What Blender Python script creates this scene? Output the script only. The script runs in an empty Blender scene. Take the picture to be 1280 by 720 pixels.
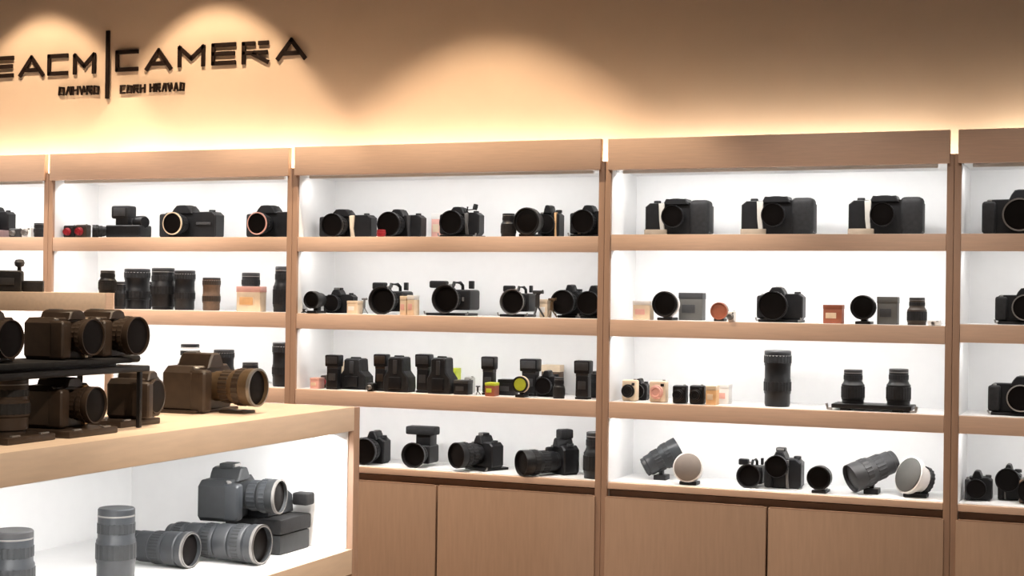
import bpy, bmesh, math, random
from mathutils import Vector, Matrix
random.seed(4)
PI = math.pi
scn = bpy.context.scene
COL = scn.collection
EYE = 1.45

# ------------------------------------------------------------------ camera
F_PX = 1904.58; CAM_D = 4.1921
yaw, pitch, roll = [math.radians(a) for a in (22.2492, -0.28639, 0.79424)]
fw = Vector((-math.sin(yaw)*math.cos(pitch), math.cos(yaw)*math.cos(pitch), -math.sin(pitch)))
r0 = Vector((math.cos(yaw), math.sin(yaw), 0)); u0 = r0.cross(fw)
RT = math.cos(roll)*r0 + math.sin(roll)*u0
UP = -math.sin(roll)*r0 + math.cos(roll)*u0
CAMPOS = Vector((0, -CAM_D, EYE))
cd = bpy.data.cameras.new('camera'); cam = bpy.data.objects.new('camera', cd); COL.objects.link(cam)
cd.sensor_width = 36; cd.lens = F_PX/1280*36; cd.clip_start = .05
cam.matrix_world = Matrix(((RT.x, UP.x, -fw.x, CAMPOS.x), (RT.y, UP.y, -fw.y, CAMPOS.y), (RT.z, UP.z, -fw.z, CAMPOS.z), (0, 0, 0, 1)))
scn.camera = cam

def ray(px, py):
    return fw + (px-640)/F_PX*RT - (py-360)/F_PX*UP
def un(px, py, ax, val):
    d = ray(px, py); t = (val-CAMPOS[ax])/d[ax]
    return CAMPOS + d*t
def proj(P):
    q = Vector(P)-CAMPOS; d = q.dot(fw)
    return 640+F_PX*q.dot(RT)/d, 360-F_PX*q.dot(UP)/d, F_PX/d
def x_at(px, Y, Z):
    """X of the point on the line (y=Y, z=Z) seen at column px"""
    X = -1.5
    for _ in range(12):
        a = proj((X, Y, Z))[0]; b = proj((X+.01, Y, Z))[0]
        X += (px-a)/((b-a)/.01)
    return X

vs = scn.view_settings; vs.view_transform = 'Standard'; vs.look = 'None'; vs.gamma = 1; vs.exposure = 0; vs.use_curve_mapping = False
# ------------------------------------------------------------------ materials
MATS = {}
def mat(name, col, rough=.5, metal=0, noise=0, nscale=30, stretch=None, emit=None, coat=0, bump=0, spec=None):
    if name in MATS: return MATS[name]
    m = bpy.data.materials.new(name); m.use_nodes = True; nt = m.node_tree; b = nt.nodes['Principled BSDF']
    b.inputs['Base Color'].default_value = (*col, 1); b.inputs['Roughness'].default_value = rough; b.inputs['Metallic'].default_value = metal
    b.inputs['Coat Weight'].default_value = coat
    if spec is not None: b.inputs['Specular IOR Level'].default_value = spec
    if emit: b.inputs['Emission Color'].default_value = (*emit[0], 1); b.inputs['Emission Strength'].default_value = emit[1]
    if noise or bump:
        tc = nt.nodes.new('ShaderNodeTexCoord'); mp = nt.nodes.new('ShaderNodeMapping'); n = nt.nodes.new('ShaderNodeTexNoise')
        if stretch: mp.inputs['Scale'].default_value = stretch
        n.inputs['Scale'].default_value = nscale; n.inputs['Detail'].default_value = 4
        nt.links.new(tc.outputs['Object'], mp.inputs['Vector']); nt.links.new(mp.outputs['Vector'], n.inputs['Vector'])
        if noise:
            r = nt.nodes.new('ShaderNodeValToRGB')
            r.color_ramp.elements[0].color = (*[c*(1-noise) for c in col], 1); r.color_ramp.elements[1].color = (*[min(1, c*(1+noise)) for c in col], 1)
            r.color_ramp.elements[0].position = .3; r.color_ramp.elements[1].position = .7
            nt.links.new(n.outputs['Fac'], r.inputs['Fac']); nt.links.new(r.outputs['Color'], b.inputs['Base Color'])
        if bump:
            bp = nt.nodes.new('ShaderNodeBump'); bp.inputs['Strength'].default_value = bump; bp.inputs['Distance'].default_value = .002
            nt.links.new(n.outputs['Fac'], bp.inputs['Height']); nt.links.new(bp.outputs['Normal'], b.inputs['Normal'])
    MATS[name] = m; return m
WOOD = mat('wood_laminate', (.68, .48, .36), .5, noise=.05, nscale=14, stretch=(1, 8, 18))
WOODD = mat('wood_door', (.42, .285, .20), .55, noise=.05, nscale=10, stretch=(12, 6, 1))
DARKW = mat('dark_recess', (.34, .23, .165), .7, noise=.05)
PANEL = mat('side_edge_laminate', (.38, .24, .165), .55, noise=.05, nscale=12, stretch=(12, 8, 1))
CTOP = mat('counter_laminate', (.74, .58, .44), .42, noise=.05, nscale=12, stretch=(8, 1, 8))
WHITE = mat('white_laminate', (.86, .86, .86), .45, noise=.01)
WALLM = mat('plaster_wall', (.49, .365, .27), .9, noise=.03, nscale=5)
CEIL = mat('ceiling_paint', (.22, .18, .15), .9, noise=.03)
FLOORM = mat('floor_tile', (.42, .34, .27), .4, noise=.08, nscale=3)
SIGN = mat('sign_dark_brown', (.012, .006, .004), .6, noise=.1, spec=.1)
BLK = mat('black_plastic', (.008, .008, .009), .42, noise=.2, nscale=60, spec=.35)
BLK2 = mat('black_rubber', (.013, .013, .014), .65, noise=.25, nscale=90, bump=.3, spec=.3)
DGR = mat('dark_grey_plastic', (.035, .035, .037), .5, noise=.15, nscale=50)
GRY = mat('grey_plastic', (.024, .027, .031), .45, noise=.12, nscale=50)
GRY2 = mat('grey_rubber', (.016, .018, .02), .6, noise=.15, nscale=60, bump=.3)
CAPG = mat('grey_cap', (.085, .082, .075), .6, noise=.08)
CAPB = mat('brown_grey_cap', (.20, .165, .14), .6, noise=.08)
BRZ = mat('bronze_plastic', (.10, .065, .035), .4, noise=.2, nscale=40)
BRZ2 = mat('brown_black_plastic', (.035, .022, .014), .45, noise=.2, nscale=50)
GLS = mat('lens_glass', (.004, .004, .006), .06, noise=.2, coat=1)
GLS2 = mat('matte_lens_interior', (.004, .003, .003), .5, noise=.2, spec=.12)
SIL = mat('silver_metal', (.55, .54, .52), .35, .8, noise=.08)
SILD = mat('dull_metal', (.25, .24, .23), .4, .6, noise=.1)
CRM = mat('cream_card', (.72, .58, .42), .7, noise=.08)
TAN = mat('tan_strap', (.70, .42, .20), .6, noise=.08)
WHT = mat('white_plastic', (.8, .78, .75), .45, noise=.04)
RED = mat('red_plastic', (.30, .015, .025), .4, noise=.1)
RBR = mat('red_brown_card', (.32, .10, .055), .65, noise=.15)
STRP = mat('pale_strap', (.50, .48, .44), .6, noise=.05)
LOWT = mat('pale_trim', (.40, .32, .24), .6, noise=.1)
PNK = mat('pink_card', (.75, .42, .36), .7, noise=.08)
YGR = mat('yellow_green_plastic', (.55, .62, .05), .45, noise=.1)
BRN = mat('brown_leather', (.12, .07, .04), .6, noise=.3, nscale=40, bump=.4)
LED = mat('warm_led', (1, .9, .7), .5, noise=.0, bump=.01, emit=((1, .8, .52), .8))
LEDW = mat('white_led', (1, 1, 1), .5, bump=.01, emit=((1, .98, .95), 6))
GLOW = mat('downlight_lens', (1, .95, .85), .5, bump=.01, emit=((1, .8, .55), 1.0))

# ------------------------------------------------------------------ mesh helpers
def link(o, parent=None):
    COL.objects.link(o)
    if parent is not None: o.parent = parent
    return o
class MB:
    def __init__(s): s.bm = bmesh.new()
    def _merge(s, t, M):
        if M is not None: bmesh.ops.transform(t, matrix=M, verts=t.verts)
        me = bpy.data.meshes.new('t'); t.to_mesh(me); t.free(); s.bm.from_mesh(me); bpy.data.meshes.remove(me)
        return s
    def box(s, c, d, bev=0, M=None, taper=None, seg=2):
        t = bmesh.new(); bmesh.ops.create_cube(t, size=1)
        for v in t.verts:
            k = 1
            if taper and v.co.z > 0: v.co.x *= taper[0]; v.co.y *= taper[1]
            v.co = Vector((v.co.x*d[0], v.co.y*d[1], v.co.z*d[2]))
        if bev > 0:
            bmesh.ops.bevel(t, geom=list(t.edges), offset=min(bev, min(d)*.45), segments=seg, affect='EDGES', profile=.6)
        T = Matrix.Translation(Vector(c))
        return s._merge(t, T if M is None else M @ T)
    def prism(s, pts, y0, y1, bev=0, M=None):
        """closed outline in x,z extruded along y, chamfered rims"""
        n = len(pts); cx = sum(p[0] for p in pts)/n; cz = sum(p[1] for p in pts)/n
        def ring(y, k):
            out = []
            for x, z in pts:
                dx, dz = cx-x, cz-z; L = math.hypot(dx, dz) or 1
                out.append(t.verts.new((x+dx/L*k, y, z+dz/L*k)))
            return out
        t = bmesh.new()
        rs = [ring(y0, bev), ring(y0+bev, 0), ring(y1-bev, 0), ring(y1, bev)] if bev else [ring(y0, 0), ring(y1, 0)]
        for a, b in zip(rs, rs[1:]):
            for i in range(n): t.faces.new((a[i], a[(i+1) % n], b[(i+1) % n], b[i]))
        t.faces.new(rs[0][::-1]); t.faces.new(rs[-1])
        bmesh.ops.recalc_face_normals(t, faces=t.faces)
        return s._merge(t, M)
    def lathe(s, prof, M=None, seg=28, rib=0, close=True):
        """profile of (radius, t) turned about local z; rib>0 modulates radius as grip ribs"""
        t = bmesh.new(); rs = []
        for r, z in prof:
            if r < 1e-6: rs.append([t.verts.new((0, 0, z))]); continue
            rs.append([t.verts.new(((r*(1-rib*(i % 2)))*math.cos(2*PI*i/seg), (r*(1-rib*(i % 2)))*math.sin(2*PI*i/seg), z)) for i in range(seg)])
        for a, b in zip(rs, rs[1:]):
            for i in range(seg):
                j = (i+1) % seg
                if len(a) == 1 and len(b) == 1: continue
                if len(a) == 1: t.faces.new((a[0], b[i], b[j]))
                elif len(b) == 1: t.faces.new((a[i], a[j], b[0]))
                else: t.faces.new((a[i], a[j], b[j], b[i]))
        if close:
            if len(rs[0]) > 1: t.faces.new(rs[0][::-1])
            if len(rs[-1]) > 1: t.faces.new(rs[-1])
        bmesh.ops.recalc_face_normals(t, faces=t.faces)
        return s._merge(t, M)
    def tube(s, pts, r, seg=8, flat=1):
        t = bmesh.new(); pts = [Vector(p) for p in pts]; rs = []
        for i, p in enumerate(pts):
            d = (pts[min(i+1, len(pts)-1)]-pts[max(i-1, 0)]).normalized()
            a = d.cross(Vector((0, 1, 0)))
            if a.length < .05: a = d.cross(Vector((0, 0, 1)))
            a.normalize(); b = d.cross(a).normalized()
            rs.append([t.verts.new(p+a*r*math.cos(2*PI*k/seg)+b*r*flat*math.sin(2*PI*k/seg)) for k in range(seg)])
        for a, b in zip(rs, rs[1:]):
            for i in range(seg): t.faces.new((a[i], a[(i+1) % seg], b[(i+1) % seg], b[i]))
        t.faces.new(rs[0][::-1]); t.faces.new(rs[-1]); bmesh.ops.recalc_face_normals(t, faces=t.faces)
        return s._merge(t, None)
    def build(s, name, m, parent=None, loc=None):
        for f in s.bm.faces: f.smooth = True
        for e in s.bm.edges:
            if len(e.link_faces) == 2 and e.calc_face_angle(0) > .6: e.smooth = False
        me = bpy.data.meshes.new(name); s.bm.to_mesh(me); s.bm.free(); me.materials.append(m)
        o = bpy.data.objects.new(name, me); link(o, parent)
        if loc: o.location = loc
        return o
def thing(name, label, cat, loc, rz=0, group=None):
    o = bpy.data.objects.new(name, None); o.empty_display_size = .05; link(o)
    o.location = loc; o.rotation_euler = (0, 0, rz); o['label'] = label; o['category'] = cat
    if group: o['group'] = group
    return o
def tag(o, label, cat, group=None):
    o['label'] = label; o['category'] = cat
    if group: o['group'] = group
    return o
def struct(o): o['kind'] = 'structure'; return o
def T(x, y, z): return Matrix.Translation((x, y, z))
def rot(a, ax): return Matrix.Rotation(a, 4, ax)
FRONT = rot(PI/2, 'X')          # local +z -> -y (towards the shop)

# ------------------------------------------------------------------ the room
WY = .29
b = MB(); b.box((-2, WY+.05, 1.55), (8, .1, 3.1)); struct(b.build('wall_back', WALLM))
b = MB(); b.box((-2, -2.6, -.05), (8, 5.9, .1)); struct(b.build('floor', FLOORM))
b = MB(); b.box((-2, -2.6, 3.15), (8, 5.9, .1)); struct(b.build('ceiling', CEIL))

# ------------------------------------------------------------------ shelving bays
HT, HB, TOPZ = .4571+EYE, .3684+EYE, .393+EYE
S = [(.1776, .1307), (-.0627, -.1116), (-.3023, -.3498), (-.5347, -.554)]
DEP = .24
edges = [-4.385, -3.4155, -2.465, -1.4257, -.4484, .53]
DZ = {0: (0, 0, 0, 0), 1: (-.001, 0, 0, 0), 2: (-.001, -.0015, 0, 0), 3: (.004, -.002, 0, 0), 4: (.004, .004, .001, -.001)}
HDZ = {0: 0, 1: 0, 2: .001, 3: -.001, 4: -.001}
names = ['leftmost wall display bay cut by the photo edge beneath the sign', 'second wall display bay with standing lenses, beneath the sign',
         'middle wall display bay with camcorders and flash units, behind the counter corner', 'fourth wall display bay with three large cameras along its top shelf',
         'rightmost wall display bay cut off by the right photo edge']
STRUT = .019
for i in range(5):
    x0, x1 = edges[i], edges[i+1]; w = x1-x0; cx = (x0+x1)/2; zt = HDZ[i]
    root = thing('display_bay', names[i], 'shelving', (cx, 0, 0), 0, 'wall display bays')
    MB().box((0, DEP+.01, (TOPZ+.1)/2), (w-.002, .02, TOPZ-.1)).build('back_panel', WHITE, root)
    for s in (-1, 1):
        sp = MB().box((s*(w/2-STRUT/2), DEP/2+.006, (TOPZ)/2), (STRUT-.0015, DEP-.012+.02, TOPZ)).build('side_panel', WHITE, root)
        MB().box((s*(w/2-STRUT/2), -.001, TOPZ/2), (STRUT-.001, .012, TOPZ), .001).build('front_edge', PANEL, sp)
    MB().box((0, DEP/2, TOPZ-.012), (w-2*STRUT, DEP-.002, .024)).build('top_board', WHITE, root)
    MB().box((0, -.006, (HT+HB)/2+zt), (w-.022, .022, HT-HB), .0015).build('header_fascia', WOOD, root)
    for k, (a, c) in enumerate(S):
        a += EYE+DZ[i][k]; c += EYE+DZ[i][k]
        sh = MB().box((0, DEP/2+.008, a-.011), (w-2*STRUT, DEP-.014, .022)).build('shelf', WHITE, root)
        MB().box((0, .004, (a+c)/2-.0005), (w-2*STRUT-.0005, .018, a-c-.001), .001).build('shelf_edge', WOOD, sh)
        if k < 3: MB().box((0, .024, c+.010), (w-.09, .012, .010), .002).build('light_bar', WHT, sh)
    MB().box((0, .024, HB+zt-.004), (w-.09, .012, .010), .002).build('light_bar', WHT, root)
    # cabinet below
    MB().box((0, .03, .76), (w-2*STRUT, .02, .26)).build('recess_panel', DARKW, root)
    MB().box((0, .05, .04), (w-2*STRUT, .02, .08)).build('plinth', DARKW, root)
    dt = -.5776+EYE
    for s in (-1, 1):
        dw = w/2-.0145-.004
        d = MB().box((s*(dw/2+.003), -.004, (dt+.085)/2), (dw, .02, dt-.085), .002).build('door', WOODD, root)
        MB().box((s*(dw/2+.003), -.012, dt+.001), (dw-.01, .004, .004), .001).build('finger_pull', PANEL, d)
    led = MB().box((0, .175, TOPZ+.006), (w-.06, .016, .008), .002).build('light_strip', LED, root)

def area(name, loc, rx, ry, sx, sy, E, col, rz=0):
    l = bpy.data.lights.new(name, 'AREA'); l.shape = 'RECTANGLE'; l.size = sx; l.size_y = sy; l.energy = E; l.color = col
    o = bpy.data.objects.new(name, l); COL.objects.link(o); o.location = loc; o.rotation_euler = (rx, ry, rz); return o
WB = (1, .985, .965)
rowtops = [HB-.0165, S[0][1]+EYE, S[1][1]+EYE, S[2][1]+EYE]
for i in range(5):
    x0, x1 = edges[i], edges[i+1]; w = x1-x0; cx = (x0+x1)/2
    for k, z in enumerate(rowtops):
        p = [1.6, 1.5, 1.35, 1.75, 1.1][i]
        area('shelf_light', (cx, .03, z+.004), math.radians(30), 0, w-.08, .012, p, WB)
    # cove light above the bays
    area('cove_light', (cx, .20, TOPZ+.014), math.radians(88), 0, w-.07, .014, [4.0, 4.6, 3.4, 3.4, 3.4][i], (1, .90, .73))

# ------------------------------------------------------------------ ceiling lamps and added fill spots
def spot(X, d, tanh, E, blend, zl=3.04, col=(1, .78, .54)):
    l = bpy.data.lights.new('downlight', 'SPOT'); l.energy = E; l.spot_size = 2*math.atan(tanh); l.spot_blend = blend; l.color = col; l.shadow_soft_size = .012
    o = bpy.data.objects.new('downlight_lamp', l); COL.objects.link(o); o.location = (X, WY-d, zl); return o
LAMPS = [(x_at(58, WY, .99+EYE), .385, .67, 112, .2), (x_at(270, WY, .98+EYE), .40, .69, 118, .2), (x_at(612, WY, .80+EYE), .63, .865, 128, .28),
         (-.75, 1.25, 1.0, 26, 1), (.6, 1.2, 1.0, 18, 1)]  # last two: added wide dim lamps that lift the right wall
for X, d, th, E, bl in LAMPS:
    spot(X, d, th, E, bl)
    t = thing('ceiling_downlight', 'small round ceiling downlight near the back wall above the bays', 'downlight', (X, WY-d, 3.1), 0, 'downlights along the back wall')
    MB().lathe([(.055, 0), (.055, -.008), (.042, -.012), (.040, -.002)], seg=28).build('trim_ring', WHT, t)
    MB().lathe([(.0, -.004), (.039, -.004), (.039, -.001)], seg=24, close=False).build('lamp_lens', GLOW, t)
def fill(loc, tgt, half, E, blend=.6, col=(1, .82, .62)):  # added spot without a fixture
    l = bpy.data.lights.new('fill_spot', 'SPOT'); l.energy = E; l.spot_size = 2*math.radians(half); l.spot_blend = blend; l.color = col; l.shadow_soft_size = .06
    o = bpy.data.objects.new('fill_lamp', l); COL.objects.link(o); o.location = loc
    o.rotation_euler = (Vector(tgt)-Vector(loc)).to_track_quat('-Z', 'Y').to_euler(); return o
for X, E in ((-4.4, 120), (-3.8, 125), (-3.2, 110), (-2.6, 90), (-2.0, 74), (-1.4, 66), (-.8, 66), (-.2, 48), (.4, 34)):  # added row for shelf front brightness, stronger towards the left
    fill((X, -1.5, 3.04), (X, .1, 1.16 if X < -2.5 else 1.04), 18.5, E, .75, (1, .88, .78))
for y in (-1.35, -2.1):
    fill((-1.75, y, 3.04), (-1.8, y, 1.1), 21, 95, .5, (1, .80, .58))
fill((.1, -2.9, 3.04), (-1.75, -1.9, 1.05), 20, 215, .7, (1, .84, .68))  # added aisle spots, they brighten the counter's front face
fill((.1, -1.5, 3.04), (-1.75, -1.4, .95), 17, 130, .7, (1, .84, .68))
w_ = bpy.data.worlds.new('world'); scn.world = w_; w_.use_nodes = True
w_.node_tree.nodes['Background'].inputs[0].default_value = (1, .84, .70, 1); w_.node_tree.nodes['Background'].inputs[1].default_value = .125

# ------------------------------------------------------------------ wall sign
GLY = {
 'E': [[(1, 1), (0, 1), (0, 0), (1, 0)], [(0, .52), (.95, .52)]],
 'A': [[(0, 0), (.5, 1), (1, 0)], [(.24, .28), (.76, .28)]],
 'C': [[(1, 1), (0, 1), (0, 0), (1, 0)]],
 'M': [[(0, 0), (0, 1), (.5, .38), (1, 1), (1, 0)]],
 'R': [[(0, 0), (0, 1), (.42, 1)], [(.68, 1), (1, 1)], [(0, .50), (.95, .50)], [(.42, .42), (1, .0)]],
 'I': [[(.5, 0), (.5, 1)]],
 '1': [[(0, 0), (.1, 1), (1, .9), (.9, 0), (0, .1)]], '2': [[(0, 0), (.5, 1), (1, 0), (1, 1)]], '3': [[(0, 1), (.4, 0), (.8, 1), (1, .3)]],
 '4': [[(0, 0), (0, 1)], [(0, .5), (1, .6)], [(1, 0), (1, 1)]], '5': [[(1, 1), (0, .8), (1, .3), (0, 0)]]}
sx = x_at(150, WY, .8+EYE)
sign = thing('wall_sign', 'dark brown raised lettering reading EACM | CAMERA on the lit wall', 'sign', (sx, WY, EYE+.66), 0)
def glyph(ch, xa, xb, z0, z1, th, name='letter'):
    b = MB(); W = xb-xa-th; H = z1-z0-th
    for st in GLY[ch]:
        pts = [(xa+th/2+p[0]*W, z0+th/2+p[1]*H) for p in st]
        for (ax, az), (bx, bz) in zip(pts, pts[1:]):
            L = math.hypot(bx-ax, bz-az); an = math.atan2(bz-az, bx-ax)
            b.box((0, 0, 0), (L+th*.8, .006, th), .001, M=T((ax+bx)/2-sx, -.0035, (az+bz)/2-EYE-.66) @ rot(-an, 'Y'))
    b.build(name, SIGN, sign)
def at(px, py): P = un(px, py, 1, WY-.01); return P.x, P.z
for ch, a, c, yt, yb in [('E', -12, 16, 70, 97), ('A', 22, 54, 69, 96), ('C', 58, 84, 67, 94), ('M', 90, 118, 66, 93), ('C', 143, 172, 62, 89), ('A', 180, 214, 60, 88),
                         ('M', 221, 255, 56, 84), ('E', 263, 294, 53, 81), ('R', 301, 335, 51, 80), ('A', 344, 382, 47, 75)]:
    xa = at(a, (yt+yb)/2)[0]; xb = at(c, (yt+yb)/2)[0]; m_ = (a+c)/2
    glyph(ch, xa, xb, at(m_, yb)[1], at(m_, yt)[1], .0150)
x_, zt_ = at(134, 38); x2_, zb_ = at(134, 123)
MB().box((x_-sx, -.0045, (zt_+zb_)/2-EYE-.66), (.0145, .008, zt_-zb_), .001).build('divider_bar', SIGN, sign)
def small(chs, a, c, yt0, yb0, yt1, yb1):
    n = len(chs)
    for k, ch in enumerate(chs):
        f0 = (k+.06)/n; f1 = (k+.94)/n
        xa = at(a+(c-a)*f0, yb0)[0]; xb = at(a+(c-a)*f1, yb0)[0]; fm = (f0+f1)/2
        glyph(ch, xa, xb, at(a+(c-a)*fm, yb0+(yb1-yb0)*fm)[1], at(a+(c-a)*fm, yt0+(yt1-yt0)*fm)[1], .0062)
small('1243R1', 71, 123, 108, 119.5, 106, 118)
small('C1R4', 148, 181, 106, 117, 104.5, 116)
small('4R23A1', 185, 230, 104, 115.5, 102, 113.5)

# ------------------------------------------------------------------ product builders (local: front towards -y, base on z=0)
def lens_parts(root, M, L, r, m1=BLK, m2=BLK2, ring=None, flare=1.12, glass=GLS2, seg=30, name='lens', front=None):
    """barrel turned along local +z of M, open dark front"""
    o = MB().lathe([(r*.82, 0), (r*.82, L*.08), (r*.9, L*.1), (r*.9, L*.24), (r*.96, L*.27), (r*.96, L*.5), (r*flare*.97, L*.56), (r*flare*.97, L*.78), (r*flare, L*.81), (r*flare, L),
                    (r*flare*.95, L), (r*flare*.92, L*.92), (r*.5, L*.90), (0, L*.90)], M, seg, close=False).build(name, m1, root)
    MB().lathe([(r*.95, L*.29), (r*1.0, L*.3), (r*1.0, L*.48), (r*.95, L*.49)], M, 44, .05, close=False).build('focus_ring', m2, o)
    MB().lathe([(r*flare*.95, L*.60), (r*flare*1.01, L*.61), (r*flare*1.01, L*.74), (r*flare*.95, L*.75)], M, 48, .04, close=False).build('zoom_ring', m2, o)
    MB().lathe([(0, L*.955), (r*flare*.55, L*.95), (r*flare*.925, L*.925)], M, seg, close=False).build('front_element', front or glass, o)
    if ring: MB().lathe([(r*flare*.98, L*.93), (r*flare*1.02, L*.94), (r*flare*1.02, L), (r*flare*.92, L*1.005)], M, seg, close=False).build('front_ring', ring, o)
    return o
def dslr(root, W, H, ll=.6, lr=.34, D=.5, m=BLK, m2=BLK2, ring=None, strap=None, grip='l', lx=-.05, top=None, low=None, hood=None, hump=1, lz=.42, band=None, lensm=None, lensy=0, hbf=.80, bulge=0):
    """W,H metres; ll lens length/H ; lr lens radius/H ; D depth/H"""
    D = D*H; hb = H*(hbf if hump else .98); c = H*.08
    body = MB().prism([(-W/2+c, 0), (W/2-c, 0), (W/2, c), (W/2, hb-c*1.3), (W/2-c*1.6, hb), (-W/2+c*1.6, hb-c*.2), (-W/2, hb-c*1.5), (-W/2, c)], -D/2, D/2, H*.035).build('body', m, root)
    gs = -1 if grip in 'l' else 1
    if bulge: MB().box((gs*(W/2-W*.15), -D*.12, H*.48), (W*.31, D*.95, H*.96), H*.16, seg=4).build('battery_grip', m2, root)
    elif grip != 'n':
        MB().box((gs*(W/2-W*.11), -D*.5-H*.06, hb*.47), (W*.22, D*.55, hb*.90), H*.09, seg=3).build('grip', m2, root)
        MB().lathe([(H*.055, 0), (H*.055, H*.035), (H*.04, H*.045), (0, H*.045)], T(gs*(W/2-W*.11), -D*.45, hb*.92) @ rot(.3, 'X'), 16).build('shutter_button', SILD, root)
    if hump:
        hx = lx*W
        MB().prism([(hx-W*.20, hb*.93), (hx+W*.20, hb*.93), (hx+W*.155, hb*1.1), (hx+W*.10, H*.985), (hx+W*.04, H), (hx-W*.04, H), (hx-W*.10, H*.985), (hx-W*.155, hb*1.1)], -D*.62, D*.42, H*.03).build('viewfinder_hump', m, root)
        MB().box((hx, D*.15, H*1.0), (W*.12, D*.35, H*.025), .001).build('hot_shoe', SILD, root)
    dx = -gs*W*.35
    MB().lathe([(H*.10, 0), (H*.10, H*.07), (H*.09, H*.085), (0, H*.085)], T(dx, 0, hb*.97), 22, .06).build('mode_dial', m2, root)
    MB().box((-gs*W*.46, -D*.3, hb*.72), (W*.05, D*.2, H*.08), .002).build('strap_lug', SILD, root)
    if ll:
        lens_parts(root, T(lx*W, -D*.48+lensy, H*lz) @ FRONT, ll*H, lr*H, lensm or m, m2, ring)
    if hood:
        MB().lathe([(lr*H*1.12, 0), (lr*H*1.25, H*.22), (lr*H*1.2, H*.22), (lr*H*1.08, 0)], T(lx*W, -D*.48-ll*H*.96, H*lz) @ FRONT, 28, close=False).build('lens_hood', hood, root)
    if strap:
        s, sxx = strap; yy = -D*.5-H*.03
        MB().prism([(sxx*W-W*.045, hb*.96), (sxx*W+W*.045, hb*.97), (sxx*W+W*.03, hb*.4), (sxx*W+W*.055, 0.02*H), (sxx*W-W*.01, .02*H), (sxx*W-W*.035, hb*.45)], yy-.004, yy+.012, .001).build('strap', s, root)
    if low:
        MB().box((-W*.32, -D*.5-H*.05, H*.085), (W*.36, H*.06, H*.15), .002).build('lower_trim', low, root)
    if band:
        MB().box((W*.28, -D*.5-.002, hb*.55), (W*.26, .004, H*.08), .001).build('trim_band', band, root)
    if top == 'mic':
        a = MB().tube([(W*.1, 0, hb), (W*.12, 0, H*1.02)], H*.03); a.build('mount_post', m, root)
        MB().lathe([(0, -H*.11), (H*.08, -H*.10), (H*.09, 0), (H*.08, H*.10), (0, H*.11)], T(W*.34, -D*.1, H*1.0) @ rot(.25, 'Y'), 16).build('microphone', m2, root)
        MB().tube([(W*.12, 0, H*.9), (W*.34, -D*.1, H*.92)], H*.02).build('microphone_arm', m, root)
    if top == 'flash':
        MB().box((lx*W, -D*.1, H*1.03), (W*.26, D*.5, H*.10), H*.03).build('popup_flash', m, root)
        MB().box((lx*W, -D*.1-D*.26, H*1.035), (W*.2, .003, H*.06), .001).build('flash_window', SILD, root)
    if top == 'block':
        MB().box((lx*W, 0, H*1.10), (W*.42, D*.8, H*.26), H*.05).build('viewfinder_block', m2, root)
def lens_up(root, w, h, m=BLK, m2=BLK2, cap=DGR, style=0):
    r = w/2; seg = 28
    if style == 0: pr = [(r*.86, 0), (r*.86, h*.06), (r*.95, h*.08), (r*.95, h*.3), (r, h*.33), (r, h*.60), (r*.93, h*.63), (r*.93, h*.93)]; zz = (.36, .57); z2 = (.68, .82)
    elif style == 1: pr = [(r*.95, 0), (r*.95, h*.10), (r, h*.12), (r, h*.55), (r*.88, h*.60), (r*.80, h*.66), (r*.80, h*.92)]; zz = (.16, .50); z2 = (.70, .84)
    else: pr = [(r*.9, 0), (r*.95, h*.05), (r*.95, h*.22), (r*1, h*.24), (r*1, h*.48), (r*.96, h*.5), (r*.96, h*.72), (r*1, h*.74), (r, h*.95)]; zz = (.27, .45); z2 = (.77, .92)
    o = MB().lathe(pr, None, seg).build('barrel', m, root)
    def rad(f):
        for (a, b_), (c, d) in zip(pr, pr[1:]):
            if b_ <= f*h <= d: return max(a, c)
        return pr[-1][0]
    for q in (zz, z2):
        R = rad((q[0]+q[1])/2)
        MB().lathe([(R*.97, h*q[0]), (R*1.035, h*(q[0]+.01)), (R*1.035, h*(q[1]-.01)), (R*.97, h*q[1])], None, 48, .035, close=False).build('grip_ring', m2, o)
    R = pr[-1][0]
    MB().lathe([(R*.98, h*.92), (R*1.0, h*.93), (R*1.0, h*.985), (R*.94, h), (R*.5, h*.998), (0, h*.995)], None, seg, close=False).build('lens_cap', cap, o)
    MB().lathe([(R*1.0, h*.895), (R*1.015, h*.90), (R*1.015, h*.912), (R*1.0, h*.915)], None, seg, close=False).build('trim_line', SILD, o)
def lens_lying(root, L, r, az=0, el=0, m=BLK, m2=BLK2, ring=None, foot=True, front=None, flare=1.12, z=None):
    """axis in local frame: az turns about z from -y; el raises the front"""
    base = r*flare if z is None else z
    M = T(0, 0, base) @ rot(az, 'Z') @ rot(-el, 'X') @ FRONT @ T(0, 0, -L/2)
    o = lens_parts(root, M, L, r, m, m2, ring, flare, front=front, name='barrel')
    MB().lathe([(0, -.002), (r*.6, -.002), (r*.8, 0.004)], M, 24, close=False).build('mount_cap', m2, o)
    if foot:
        MB().box((0, 0, base*.12), (r*1.1, r*1.3, base*.24), .002).build('support_foot', BLK, root)
        MB().box((0, 0, base*.35), (r*.35, r*.5, base*.55), .002).build('support_post', BLK, root)
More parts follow.
